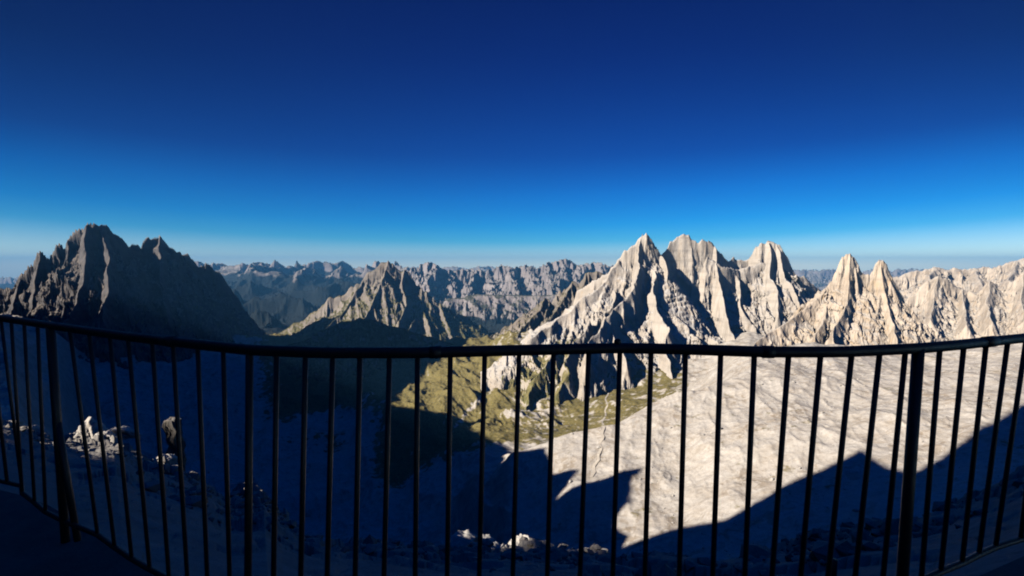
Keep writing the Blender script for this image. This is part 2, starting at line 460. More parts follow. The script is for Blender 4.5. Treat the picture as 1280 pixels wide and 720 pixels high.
    rg = ridged(a_ / (b_ * 3.2) + hz_ / (b_ * 4.5), hz_ / (b_ * 5.5), 6, seed + 34, .6)
    out_ = (rg - .45) * b_ * 1.25 + v1 * b_ * .62 + v2 * b_ * .20 - np.exp(-e1 * 12) * b_ * .15
    k_ = ml * np.clip(D / (block * 1.2), .15, 1)
    if calm is not None: k_ = k_ * calm(PX, Y, H)
    Yn = Y - out_ * k_
    X = X * (1 + (Yn / Y - 1) * .35); Y = Yn
    H = np.maximum(H, floor)
    cv = np.zeros_like(H) if coverf is None else coverf(PX, Y, H)
    return grid_obj(name, X, Y, H, mat, {'cover': cv * 1.0, 'far_shade': np.zeros_like(H) if far_shadef is None else far_shadef(PX, Y, H)})


def P(s, Y):
    return [(x, y, Y) for x, y in s]


# --- right-hand massif
main = [(722, 362, 1980), (740, 350, 1960), (760, 341, 1950), (772, 324, 1940), (782, 312, 1940), (792, 306, 1940), (800, 296, 1940),
        (809, 290, 1940), (815, 297, 1945), (820, 307, 1950), (826, 318, 1960), (830, 314, 1985), (837, 301, 2010), (847, 295, 2020),
        (855, 291, 2020), (861, 293, 2020), (866, 299, 2020), (871, 302, 2020), (876, 299, 2020), (886, 300, 2030), (892, 306, 2030),
        (902, 316, 2040), (912, 326, 2060), (917, 320, 2080), (922, 325, 2090), (935, 324, 2100), (942, 311, 2090), (950, 304, 2080),
        (959, 301, 2080), (967, 302, 2080), (975, 305, 2080), (982, 317, 2080), (991, 335, 2080), (997, 346, 2080), (1005, 344, 2100),
        (1017, 355, 2120), (1028, 364, 2150)]
rightR = [
    (main[:12], 3.0, 34, 1.15), (main[11:22], 3.6, 75, 1.75, 1), (main[21:], 3.0, 34, 1.15, 1),
    ([(809, 291, 1938), (803, 318, 1890), (797, 345, 1820), (780, 372, 1740), (757, 398, 1640), (742, 425, 1540), (730, 450, 1440)], 2.2, 60, 1.35),
    ([(772, 324, 1935), (752, 352, 1880), (725, 378, 1800), (690, 405, 1720), (655, 425, 1640)], 1.2, 25, 0.7),
    ([(826, 318, 1950), (834, 330, 1900), (829, 352, 1850), (822, 372, 1810), (828, 398, 1740), (844, 430, 1650), (850, 460, 1560)], 3.6, 130, 1.5),
    ([(815, 335, 1870), (818, 357, 1790), (824, 382, 1720), (832, 408, 1640), (838, 436, 1560), (842, 470, 1480)], 3.2, 110, 1.5),
    ([(892, 306, 2025), (896, 335, 1975), (900, 365, 1900), (909, 395, 1820), (920, 425, 1740)], 3.4, 60, 1.3),
    ([(912, 326, 2055), (922, 350, 1990), (928, 375, 1920), (936, 400, 1850)], 2.3, 30, 1.1),
    ([(959, 301, 2075), (962, 330, 2010), (968, 360, 1930), (972, 395, 1850)], 2.6, 40, 1.0),
    ([(882, 320, 1990), (905, 333, 1990), (925, 337, 2030), (950, 327, 2050), (986, 347, 2055)], 3.2, 60, 1.0),
    ([(970, 303, 2078), (977, 325, 2030), (984, 350, 1970), (996, 380, 1890)], 3.4, 46, 1.1),
    ([(765, 360, 1850), (760, 395, 1700), (770, 430, 1580), (778, 458, 1490)], 2.2, 50, 1.3),
    ([(735, 400, 1700), (722, 428, 1600), (706, 455, 1500), (700, 490, 1380)], 1.7, 22, .8),
    ([(700, 425, 1620), (684, 450, 1520), (668, 480, 1420), (655, 510, 1320)], 1.4, 22, .7),
]
massif('mountain', 600, 1045, 0.6, 1250, 2200, 2.6, rightR, M_right, rib=46, ribk=0.42, fine=3.6, warp=60, block=32, seed=20, floor=-700,
       mild=lambda PX, Y: .8 - .45 * np.exp(-((PX - 858) / 26) ** 2) - .3 * np.exp(-((PX - 912) / 16) ** 2),
       calm=lambda PX, Y, H: 1 - .88 * (1 - smooth(770, 800, PX)) * np.exp(-(((HOR - H / Y * F) - (352 + (768 - PX) * .70)) / 24) ** 2),
       coverf=lambda PX, Y, H: ((1 - smooth(690, 760, PX)) * 0.66 * (1 - smooth(-120, -60, H)) + smooth(-190, -300, H) * 0.35) * (1 - np.exp(-(((HOR - H / Y * F) - (352 + (768 - PX) * .70)) / 30) ** 2)))

# --- the two pinnacles with their walls
pinR = [
    ([(1022, 372, 1500), (1034, 362, 1500), (1041, 357, 1500), (1045, 342, 1500), (1048, 330, 1500), (1053, 319, 1500), (1058, 315, 1500), (1063, 315, 1500), (1068, 319, 1500),
      (1073, 329, 1500), (1077, 338, 1500), (1082, 341, 1500), (1088, 343, 1500), (1092, 338, 1500), (1095, 329, 1500), (1099, 324, 1500), (1104, 324, 1500),
      (1109, 329, 1500), (1113, 339, 1500), (1117, 348, 1500), (1123, 357, 1500), (1130, 370, 1500), (1137, 388, 1500), (1144, 405, 1500), (1150, 421, 1500)], 4.0, 22, 1.25),
    ([(1063, 317, 1498), (1060, 345, 1470), (1058, 375, 1430), (1052, 400, 1370), (1045, 425, 1300)], 2.6, 26, 1.1),
    ([(1104, 326, 1498), (1106, 352, 1470), (1110, 380, 1430), (1116, 405, 1380), (1122, 425, 1320)], 2.6, 26, 1.1),
    ([(1022, 372, 1500), (1000, 388, 1480), (980, 400, 1440), (962, 415, 1400), (945, 432, 1340)], 1.5, 20, .9),
    ([(1034, 375, 1480), (1028, 400, 1420), (1020, 425, 1350)], 1.8, 22, .9),
    ([(1078, 372, 1470), (1080, 400, 1420), (1084, 425, 1360)], 2.0, 22, 1.0),
    ([(1106, 327, 1497), (1114, 346, 1485), (1124, 370, 1462), (1135, 396, 1436), (1145, 424, 1400)], 3.4, 34, 1.2),
    ([(1066, 318, 1498), (1071, 334, 1488), (1074, 354, 1470)], 3.4, 26, 1.2),
]
massif('mountain', 925, 1175, 0.5, 1180, 1640, 2.0, pinR, M_pin, rib=26, ribk=0.40, warp=34, fine=2.4, block=17, seed=50, floor=-600, jag=1.4, mild=lambda PX, Y: .7 + 0 * PX)

# --- broken walls behind the right-hand end
M_right2 = rock_mat('ochre_dolomite', cliff_a=(0.50, 0.42, 0.33), cliff_b=(0.64, 0.55, 0.445), stain=(0.50, 0.35, 0.20),
                    scree=(0.60, 0.54, 0.46), grass=(0.22, 0.19, 0.11), unit=20)
rr = [
    ([(1120, 385, 2500), (1135, 372, 2500), (1146, 366, 2500), (1152, 356, 2500), (1160, 350, 2500), (1172, 345, 2500), (1184, 346, 2500), (1192, 356, 2500), (1203, 360, 2500),
      (1212, 362, 2480), (1222, 368, 2450), (1230, 357, 2450), (1238, 350, 2450), (1245, 356, 2450), (1254, 366, 2450), (1262, 360, 2450), (1270, 348, 2430), (1280, 338, 2430), (1300, 330, 2420), (1340, 325, 2400), (1500, 330, 2400)], 3.0, 30, .95),
    ([(1172, 345, 2500), (1168, 372, 2400), (1162, 400, 2200)], 1.9, 30, .9),
    ([(1203, 360, 2500), (1206, 385, 2350), (1208, 405, 2150)], 1.7, 30, .8),
    ([(1238, 350, 2450), (1234, 378, 2330), (1240, 402, 2150)], 1.8, 30, .9),
    ([(1280, 338, 2430), (1276, 372, 2330), (1282, 400, 2150)], 1.9, 30, .9),
]
massif('mountain', 1100, 1480, 0.8, 1800, 2750, 4, rr, M_right2, rib=42, ribk=0.5, fine=5, seed=70, floor=-800, mild=lambda PX, Y: .65 + 0 * PX)
rr2 = [
    ([(1090, 352, 3900), (1118, 345, 3900), (1135, 340, 3900), (1150, 338, 3900), (1160, 335, 3900), (1170, 333, 3900), (1180, 335, 3900), (1192, 333, 3900), (1206, 335, 3900),
      (1220, 334, 3900), (1235, 333, 3900), (1250, 331, 3800), (1260, 328, 3800), (1272, 325, 3800), (1290, 321, 3800), (1330, 318, 3800), (1500, 322, 3800)], 1.6, 70, .7),
    ([(1168, 334, 3880), (1160, 355, 3500), (1165, 380, 3100)], 1.2, 50, .7),
    ([(1220, 335, 3880), (1228, 355, 3500), (1222, 380, 3100)], 1.2, 50, .7),
    ([(1272, 326, 3780), (1262, 350, 3400), (1270, 380, 3000)], 1.2, 50, .7),
]
massif('mountain', 1070, 1490, 1.0, 2800, 4300, 8, rr2, M_right2, rib=80, ribk=0.4, fine=9, seed=80, floor=-900, jag=4)

# --- left-hand massif
leftR = [
    ([(-160, 372, 2197), (-60, 350, 2217), (-20, 352, 2225), (5, 362, 2230), (18, 352, 2233), (27, 341, 2235), (34, 331, 2244), (41, 329, 2254), (46, 314, 2261), (51, 312, 2268), (57, 321, 2277), (62, 320, 2284),
      (70, 305, 2295), (76, 304, 2303), (81, 310, 2310), (84, 299, 2314), (92, 287, 2326), (99, 284, 2335), (106, 283, 2345), (109, 277, 2350), (117, 277, 2360),
      (124, 282, 2400), (127, 279, 2430), (132, 279, 2450), (137, 285, 2480), (150, 296, 2540), (160, 307, 2620), (165, 303, 2680), (172, 304, 2700), (176, 310, 2720),
      (179, 300, 2740), (185, 295, 2760), (191, 297, 2790), (199, 293, 2810), (205, 299, 2840), (211, 308, 2860), (217, 310, 2880), (224, 317, 2900), (234, 315, 2930),
      (241, 323, 2960), (247, 332, 2990), (252, 331, 3000), (257, 327, 3010), (265, 333, 3030), (275, 340, 3080), (288, 358, 3150), (300, 376, 3220), (308, 392, 3260), (314, 410, 3290)], 3.2, 50, 1.35),
    ([(109, 279, 2345), (106, 305, 2280), (110, 335, 2200), (100, 365, 2110), (86, 392, 1980), (70, 418, 1820), (48, 448, 1600)], 2.0, 36, 1.0),
    ([(124, 282, 2400), (130, 312, 2300), (136, 342, 2200), (132, 372, 2100), (130, 402, 1960)], 2.2, 36, 1.3),
    ([(84, 300, 2330), (80, 330, 2250), (82, 360, 2150), (74, 392, 2030)], 2.2, 30, 1.1),
    ([(51, 313, 2275), (45, 345, 2200), (40, 380, 2080), (28, 405, 1950)], 2.0, 30, 1.0),
    ([(27, 341, 2255), (20, 370, 2150), (5, 400, 2000)], 1.6, 30, .9),
    ([(199, 294, 2805), (200, 330, 2650), (206, 365, 2480), (208, 400, 2300)], 1.8, 36, 1.2),
    ([(160, 308, 2620), (165, 340, 2480), (170, 375, 2320), (172, 405, 2150)], 1.8, 30, 1.2),
]
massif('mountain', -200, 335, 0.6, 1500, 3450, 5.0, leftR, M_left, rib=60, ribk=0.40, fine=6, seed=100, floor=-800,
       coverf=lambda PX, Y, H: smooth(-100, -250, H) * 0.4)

# --- central peak
midR = [
    ([(366, 430, 3500), (380, 407, 3500), (402, 382, 3500), (411, 371, 3500), (420, 370, 3500), (430, 367, 3500), (436, 359, 3500), (444, 355, 3500), (452, 350, 3500), (457, 342, 3500), (462, 338, 3500),
      (470, 335, 3500), (476, 326, 3500), (485, 324, 3500), (491, 327, 3500), (496, 334, 3500), (501, 338, 3500), (506, 335, 3500), (511, 337, 3500), (515, 345, 3500), (520, 356, 3500), (526, 364, 3500),
      (532, 374, 3500), (550, 379, 3480), (560, 390, 3460), (566, 399, 3450), (577, 402, 3440), (582, 412, 3430), (588, 426, 3400)], 2.6, 46, 1.0),
    ([(485, 325, 3495), (480, 345, 3400), (470, 365, 3280), (462, 385, 3150), (452, 402, 3000)], 1.5, 40, .8),
    ([(506, 336, 3495), (504, 360, 3400), (508, 380, 3260), (500, 400, 3100), (494, 418, 2950)], 1.8, 40, .9),
    ([(452, 350, 3495), (440, 375, 3380), (425, 395, 3200), (405, 412, 3050), (380, 430, 2900)], 1.2, 30, .52),
    ([(532, 375, 3480), (520, 395, 3250), (512, 412, 3050)], 1.2, 30, .5),
    ([(526, 364, 3495), (528, 385, 3350), (534, 402, 3200), (540, 420, 3050)], 1.2, 30, .55),
    ([(550, 379, 3480), (556, 400, 3330), (566, 420, 3150)], 1.0, 30, .6),
]
massif('mountain', 345, 610, 0.55, 2600, 3900, 5.5, midR, M_mid, rib=80, ribk=0.40, fine=7, seed=140, floor=-900,
       calm=lambda PX, Y, H: 1 - .72 * smooth(-90, -210, H),
       coverf=lambda PX, Y, H: (0.74 - 0.3 * (1 - np.abs(PX - 485) / 100)) * (1 - smooth(-200, -90, H)))
# foothill added in front of it to stand for a shadow on the peak
footR = [([(330, 440, 2300), (382, 424, 2300), (400, 412, 2300), (420, 404, 2300), (450, 396, 2300), (475, 401, 2300), (505, 410, 2300), (540, 421, 2280), (575, 432, 2250), (600, 446, 2200)], .75, 60, .6)]
massif('foothill', 320, 620, 1.0, 1750, 2600, 7, footR, M_mid, rib=90, ribk=0.25, fine=4, block=12, seed=160, floor=-900, jag=2,
       coverf=lambda PX, Y, H: PX * 0 + 0.8)


# --- distant ranges
def jagline(x0, x1, base, Y, n, amp, seed):
    r = np.random.RandomState(seed)
    xs = np.linspace(x0, x1, n) + r.uniform(-1, 1, n) * (x1 - x0) / n * 0.3
    return [(float(x), float(np.interp(x, [b[0] for b in base], [b[1] for b in base]) + r.uniform(-1, 1) * amp), Y + float(r.uniform(-1, 1)) * Y * 0.02) for x in xs]


def spurs(line, step, down, dY, seed, slope=(.9, 60, .55)):
    r = np.random.RandomState(seed); out = []
    for i in range(0, len(line), step):
        x, y, Y = line[i]; pts = [(x, y + .5, Y)]
        for k in range(1, 5):
            x += r.uniform(-7, 7); pts.append((x, y + down * k / 4 * r.uniform(.8, 1.15), Y - dY * k / 4))
        out.append((pts, *slope))
    return out


def far_range(px0, px1, dpx, Y0, Y1, dY, prof_, amp, scale, seed, mat, coverf=None, far_shadef=None, side=120):
    """rolling country of many crests: a rising base with broken ridges over it"""
    cs = np.arange(px0, px1 + dpx, dpx); rs = np.arange(Y0, Y1 + dY, dY)
    PX, Y = np.meshgrid(cs, rs); X = (PX - 640) / F * Y
    wx = X + fbm(X / scale / 1.5, Y / scale / 1.5, 4, seed) * scale * .6; wy = Y + fbm(X / scale / 1.5, Y / scale / 1.5, 4, seed + 1) * scale * .6
    base = np.interp(rs, [p[0] for p in prof_], [float(tan_el(p[1])) for p in prof_])[:, None] * Y
    r_ = ridged(wx / scale, wy / scale, 7, seed + 2, .55)
    c1, e1 = cells(wx / scale * 5, wy / scale * 5, seed + 3); c2, e2 = cells(wx / scale * 14, wy / scale * 14, seed + 4)
    H = base + (r_ - .42) * amp * 1.7 + (c1 * .16 + c2 * .06) * amp * smooth(.3, .6, r_)
    H = H + fbm(X / scale * 9, Y / scale * 9, 4, seed + 5) * amp * .10
    ed = np.minimum(smooth(0, side, PX - px0), smooth(0, side, px1 - PX)); H = H - (1 - ed) * amp * 1.5
    z_ = np.zeros_like(H)
    return grid_obj('mountain', X, Y, H, mat, {'cover': z_ if coverf is None else coverf(PX, Y, H), 'far_shade': z_ if far_shadef is None else far_shadef(PX, Y, H)})


far_range(190, 560, 0.7, 4600, 12500, 20, [(4600, 418), (5500, 392), (7000, 366), (8500, 348), (10000, 340), (12500, 338)], 270, 1500, 201, M_far,
          coverf=lambda PX, Y, H: smooth(-50, -300, H), far_shadef=lambda PX, Y, H: (.42 + .6 * smooth(-60, -380, H)), side=60)
b2 = jagline(500, 790, [(500, 340), (520, 333), (532, 328), (543, 328), (552, 335), (565, 338), (590, 335), (612, 337), (628, 330), (640, 333), (660, 331), (672, 334), (690, 326), (712, 323), (722, 331), (740, 327), (765, 331), (790, 334)], 7600, 90, 1.6, 3)
massif('mountain', 500, 800, 0.6, 5600, 8100, 14, [(b2, 2.4, 120, .35)] + spurs(b2, 7, 40, 1500, 4, (1.6, 90, .5)), M_far, rib=170, ribk=.5, fine=14, block=150, warp=160, seed=220, floor=-1500, jag=9,
       coverf=lambda PX, Y, H: smooth(-330, -420, H) * .9, far_shadef=lambda PX, Y, H: smooth(-480, -650, H))
sh = [([(548, 384, 5200), (560, 372, 5200), (585, 369, 5200), (640, 368, 5200), (700, 366, 5200)], .8, 70, .9)]
massif('foothill', 530, 720, 1.0, 4500, 5800, 14, sh, M_far, rib=130, ribk=.3, fine=8, block=90, warp=120, seed=240, floor=-1500, jag=5, coverf=lambda PX, Y, H: PX * 0 + .55, far_shadef=lambda PX, Y, H: smooth(-440, -560, H))
# spires on the left skirts of the right massif
sp = [([(612, 424, 2300), (628, 414, 2300), (640, 404, 2300), (650, 395, 2300), (655, 398, 2300), (664, 386, 2300), (672, 388, 2300), (683, 371, 2300), (689, 378, 2300), (700, 362, 2300), (706, 368, 2300), (716, 351, 2300), (724, 354, 2300), (734, 340, 2300), (745, 338, 2300), (760, 345, 2300)], 2.2, 30, .75),
      ([(683, 371, 2300), (668, 395, 2150), (645, 420, 1950)], 1.3, 24, .7), ([(716, 351, 2300), (700, 380, 2180), (676, 408, 2000)], 1.4, 24, .8),
      ([(734, 340, 2300), (726, 368, 2200), (712, 392, 2050)], 1.5, 24, .8)]
massif('mountain', 590, 775, 0.6, 1850, 2450, 4, sp, M_mid, rib=34, ribk=.5, fine=4, seed=260, floor=-700, coverf=lambda PX, Y, H: PX * 0 + .32)
b3 = jagline(-150, 1450, [(-150, 340), (0, 345), (20, 345), (260, 337), (500, 334), (800, 333), (1010, 337), (1100, 336), (1300, 335), (1450, 335)], 17000, 150, 1.6, 5)
massif('mountain', -150, 1450, 1.4, 13000, 18500, 60, [(b3, .9, 300, .5)] + spurs(b3, 9, 24, 3500, 6), M_far, rib=520, ribk=.5, fine=35, block=400, warp=400, seed=280, floor=-2500, jag=18,
       coverf=lambda PX, Y, H: smooth(-300, -700, H), far_shadef=lambda PX, Y, H: smooth(-350, -800, H) * .8)

# --- an added, unseen mountain beyond the left edge, shaped so its shadow fills the valley
wing = [(600, -330), (690, -124), (882, -119), (1100, -134), (1150, -97), (1165, -93), (1200, -130), (1240, -134), (1467, -200), (1619, -160), (1760, -108), (1819, -66), (1870, 10), (1893, 30),
        (1950, 95), (2080, 160), (2168, 165), (2249, 145), (2344, 100), (2433, -50), (2480, -250), (2600, -500)]
wp = []
for s_, rel in wing:
    k = PH[1] + -PH[0] * 1.39
    Yw = s_ / k; Xw = -1.39 * Yw
    zw = rel + (Xw * SH[0] + Yw * SH[1]) * TE
    wp.append((Xw, Yw, zw, 1))
massif('mountain', -760, -20, 4.0, 300, 1800, 8.0, [(wp, 2.6, 120, 1.8)], M_left, rib=50, ribk=0.25, fine=4, seed=310, floor=-700, jag=2)

# --- the mountain the viewpoint belongs to, behind and to the left: unseen, its crest shaped to set the shadow edge on the foreground
LR = 300.0
OWN = [(-400, 180), (-200, 160), (-60, 120), (-15, 50), (6, 20), (11, 12), (12.7, 14), (13.6, 2), (14.8, -6.6), (18.5, -8.4), (26.5, -12.0), (29.6, -14.3), (40, -16.8), (46.9, -19.3), (55.7, -21.9), (61, -24),
       (65, -25.4), (66.8, -22.3), (69, -20.9), (72, -26), (77, -30.8), (82, -31), (86, -20), (95, 60), (105, 160), (135, 235), (180, 262), (215, 264), (224, 252), (226, 213), (228, 150),
       (230, 118), (233, 92), (254, 91), (275, 99), (289, 107), (301, 66), (310, 33), (316, -13), (320, -37), (353, -66), (361, -93), (372, -112), (378, -98), (402, -99), (415, -90), (424, -68),
       (455, -45), (470, -26), (478, -46), (487, -110), (492, -88), (519, -67), (535, -86), (560, -75), (595, -63), (640, -100), (700, -119), (760, -250), (900, -500), (1200, -700), (2000, -800)]
s = np.arange(-400, 2000, 4.0); s = np.sort(np.concatenate([s, np.arange(-20, 700, 1.5)]))
w = np.concatenate([np.linspace(-500, -40, 30), np.linspace(-36, 36, 37), np.linspace(40, LR - 12, 60)])
S, W = np.meshgrid(s, w)
crest = np.interp(s, [o[0] for o in OWN], [o[1] for o in OWN]) + LR * TE
crest = crest + fbm(s / 26, s * 0 + 3.3, 5, 300) * 5 * smooth(70, 120, np.abs(s)) + fbm(s / 2.5, s * 0 + 1.3, 4, 305) * .8
Hh = crest[None, :] - np.abs(W) * (np.where(W < 0, 1.0, 1.5) + smooth(350, 700, S) * 1.2 + smooth(60, 110, S) * .9) * (1 + .3 * fbm(S / 40, W / 60, 4, 301))
XX = SH[0] * (LR - W) + PH[0] * S; YY = SH[1] * (LR - W) + PH[1] * S
dc = np.sqrt(XX ** 2 + YY ** 2)
plat = -2.2 - np.clip(dc - 12, 0, 1e9) * 0.5
plat = np.where(S > 12, plat - (S - 12) * 0.3, plat)
Hh = np.maximum(Hh, plat) + fbm(S / 18, W / 18, 5, 303) * 2.5 * np.clip((dc - 10) / 40, 0, 1)
grid_obj('mountain_ridge', XX, YY, Hh, M_left, {'cover': Hh * 0})


# ---------------------------------------------------------------- trail
def trail(points, width):
    bpy.context.view_layer.update()
    obs = [o for o in bpy.data.objects if o.type == 'MESH' and o.name.split('.')[0] in ('terrain', 'mountain')]
    pts = []
    xs = [p[0] for p in points]; ys = [p[1] for p in points]
    for y in np.linspace(ys[0], ys[-1], 90):
        x = float(np.interp(y, ys, xs)) + 1.2 * math.sin(y * .45) + .8 * math.sin(y * .21 + 1)
        d = np.array(w3(x, y, 1.0)); d /= np.linalg.norm(d)
        best = None
        for o in obs:
            ok, loc, nr, _ = o.ray_cast((0, 0, 0), tuple(d), distance=4000)
            if ok and (best is None or loc.length < best.length): best = loc.copy()
        if best is not None: pts.append(best)
    segs = []; cur = [pts[0]]
    for p in pts[1:]:
        if (p - cur[-1]).length > 90: segs.append(cur); cur = [p]
        else: cur.append(p)
    segs.append(cur)
    v = []; f = []
    for sg in segs:
        if len(sg) < 3: continue
        b0 = len(v)
        for i, p in enumerate(sg):
            a = sg[max(i - 1, 0)]; b = sg[min(i + 1, len(sg) - 1)]
            t2 = (b - a); n2 = (-t2.y, t2.x); l = math.hypot(*n2) or 1
            for sd in (-1, 1):
                wv = width * (.8 + .4 * random.random())
                v.append((p.x + n2[0] / l * wv * sd, p.y + n2[1] / l * wv * sd, p.z + 0.9))
        for i in range(len(sg) - 1):
            k = b0 + 2 * i; f.append((k, k + 1, k + 3, k + 2))
    me = bpy.data.meshes.new('path'); me.from_pydata(v, [], f); me.update()
    m, nt, b = new_mat('trodden_gravel')
    c = mixc(nt, noise(nt, .3, 5), (0.70, 0.64, 0.54), (0.56, 0.49, 0.40))
    nt.links.new(c, b.inputs['Base Color']); b.inputs['Roughness'].default_value = .95
    me.materials.append(m)
    o = bpy.data.objects.new('path', me); COL.objects.link(o); o['kind'] = 'structure'


trail([(770, 448), (765, 468), (760, 490), (757, 512), (753, 540), (751, 560), (746, 576), (740, 597)], 2.0)

# ---------------------------------------------------------------- mesh helpers for built things
class MB:
    def __init__(self): self.v = []; self.f = []

    def tube(self, pts, rads, n=10, sq=False, cap=True):
        pts = [np.array(p, float) for p in pts]
        if not hasattr(rads, '__len__'): rads = [rads] * len(pts)
        base = len(self.v)
        up0 = np.array([0, 0, 1.0])
        for i, p in enumerate(pts):
            a = pts[max(i - 1, 0)]; b = pts[min(i + 1, len(pts) - 1)]
            d = b - a; d /= np.linalg.norm(d)
            up = up0 if abs(d[2]) < .9 else np.array([0, 1.0, 0])
            s_ = np.cross(d, up); s_ /= np.linalg.norm(s_); u = np.cross(s_, d)
            for k in range(n):
                an = 2 * math.pi * (k + .5) / n
                c_, sn = math.cos(an), math.sin(an)
                if sq:
                    m_ = max(abs(c_), abs(sn)); c_, sn = np.clip(c_ / m_, -1, 1), np.clip(sn / m_, -1, 1)
                    l = math.hypot(c_, sn)
                    if l > 1.3: c_, sn = c_ * 1.3 / l, sn * 1.3 / l
                self.v.append(p + rads[i] * (c_ * s_ + sn * u))
        for i in range(len(pts) - 1):
            for k in range(n):
                a = base + i * n + k; b = base + i * n + (k + 1) % n
                self.f.append((a, b, b + n, a + n))
        if cap:
            self.f.append(tuple(base + k for k in range(n))[::-1])
            self.f.append(tuple(base + (len(pts) - 1) * n + k for k in range(n)))
        return self

    def build(self, name, mat, parent=None, smooth_=True, loc=None):
        me = bpy.data.meshes.new(name)
        o0 = np.array(loc if loc is not None else (0, 0, 0), float)
        me.from_pydata([tuple(np.array(v) - o0) for v in self.v], [], self.f)
        me.update()
        if smooth_: me.polygons.foreach_set('use_smooth', [True] * len(me.polygons))
        me.materials.append(mat)
        o = bpy.data.objects.new(name, me); COL.objects.link(o)
        o.location = tuple(o0)
        if parent is not None:
            o.parent = parent
            o.location = tuple(o0 - np.array(parent.location))
        return o


def paint_mat():
    m, nt, b = new_mat('black_painted_steel')
    n = noise(nt, 60, 6, .65)
    c = mixc(nt, ramp(nt, n, [(0.55, 0.0), (0.72, 1.0)]), (0.010, 0.010, 0.011), (0.045, 0.022, 0.012))
    nt.links.new(c, b.inputs['Base Color'])
    nt.links.new(ramp(nt, n, [(0.3, 0.38), (0.8, 0.75)]), b.inputs['Roughness'])
    bp = nt.nodes.new('ShaderNodeBump'); bp.inputs['Strength'].default_value = .25; bp.inputs['Distance'].default_value = .002
    nt.links.new(noise(nt, 220, 4), bp.inputs['Height']); nt.links.new(bp.outputs[0], b.inputs['Normal'])
    return m


M_paint = paint_mat()
ZR, ZF = -0.31, -1.50


def zb(px):
    return float(np.interp(px, [0, 100, 640, 1200], [-1.35, -1.40, -1.34, -1.27]))


BARS = [(-170, 0), (-150, 0), (-131, 0), (-113, 0), (-96, 0), (-79, 0), (-62, 0), (-46, 0), (-30, 0), (-15, 0),
        (1, (27, 606)), (14, (28, 618)), (30, (43, 625)), (47, (57, 640)), (87, (123, 676)), (111, (144, 690)), (137, (165, 702)),
        (160, (187, 710)), (190, (211, 720)), (216, (234, 720)), (247, (259, 720)), (279, (287, 720)), (346, (342, 720)), (382, (376, 720)), (416, (409, 720)),
        (450, (444, 720)), (487, (480, 720)), (522, (519, 720)), (563, (559, 720)), (606, (599, 720)), (649, (641, 720)), (692, (684, 720)), (736, (725, 720)),
        (775, (766, 720)), (814, (806, 720)), (857, (849, 720)), (901, (891, 720)), (943, (931, 720)), (986, (965, 720)), (1026, (1001, 720)),
        (1065, (1035, 720)), (1100, (1069, 720)), (1132, (1104, 720)), (1175, (1152, 720)), (1205, (1176, 715)), (1233, (1203, 700)), (1260, (1224, 690)),
        (1283, (1245, 680)), (1306, 0), (1329, 0), (1352, 0), (1376, 0), (1400, 0), (1425, 0), (1450, 0)]
POSTS = [(63, (80, 650)), (312, (310, 720)), (1148, (1128, 720)), (-140, 0), (1385, 0)]


def fence_pt(px):
    D = fence_depth(px)
    return np.array([w3(px, float(rail_y(px)), float(D))[0], float(D), ZR])


def bar_line(px, bot):
    top = fence_pt(px)
    if bot:
        q = np.array(w3(bot[0], bot[1], top[1]))
        d = (q - top); d = d / -d[2]
        b = top + d * (ZR - zb(px))
    else:
        b = top + np.array([0, 0, zb(px) - ZR])
    return top, b


rail = bpy.data.objects.new('metal_railing', None); COL.objects.link(rail)
rail.location = (0, 1.9, ZF)
tag(rail, 'black painted steel railing with thin upright bars round the edge of the lookout terrace', 'railing')
pxs = list(np.linspace(-185, 1465, 90))
MB().tube([fence_pt(p) for p in pxs], 0.0205, 12).build('top_rail', M_paint, rail)
bots = []
for px, b in sorted([(p, b) for p, b in BARS] + [(p, b) for p, b in POSTS]):
    t_, q = bar_line(px, b); bots.append(q)
MB().tube(bots, 0.0125, 8, sq=True).build('bottom_rail', M_paint, rail)
for px, b in BARS:
    t_, q = bar_line(px, b)
    MB().tube([t_, t_ * .5 + q * .5, q], 0.0088 if 0 <= px < 320 else 0.0098, 8).build('baluster', M_paint, rail)
for px, b in POSTS:
    t_, q = bar_line(px, b)
    foot = t_ + (q - t_) * ((ZR - ZF + .01) / (ZR - zb(px)))
    p = MB().tube([t_, foot], 0.014 if px == 312 else 0.0205, 12).build('post', M_paint, rail)
    sl = t_ + (foot - t_) * (0.60 if px == 312 else 0.72)
    MB().tube([sl, foot], 0.029 if px != 63 else 0.025, 12).build('sleeve', M_paint, p, loc=None)
    fp = MB(); fp.tube([foot + np.array([0, 0, .004]), foot + np.array([0, 0, .016])], 0.075, 8, sq=True); fp.build('foot_plate', M_paint, p)
# slanting stay of the left post
t_, q = bar_line(63, (80, 650))
s0 = t_ * .55 + q * .45
D_ = t_[1]
s1 = np.array(w3(97, 676, D_ - 0.02))
MB().tube([s0, s1 * 1.0], 0.0165, 10).build('stay', M_paint, rail)
# sleeves where the lengths of rail are joined
for px in (212, 544, 960, 1236):
    a, b = fence_pt(px - 7), fence_pt(px + 7)
    MB().tube([a, b], 0.0232, 12).build('joint_sleeve', M_paint, rail)
# small clamp on the rail
k0 = fence_pt(772)
MB().tube([k0 + np.array([-.001, 0, .012]), k0 + np.array([-.001, 0, .030]), k0 + np.array([-.001, 0, .036])], [.014, .013, .006], 10).build('clamp', M_paint, rail)

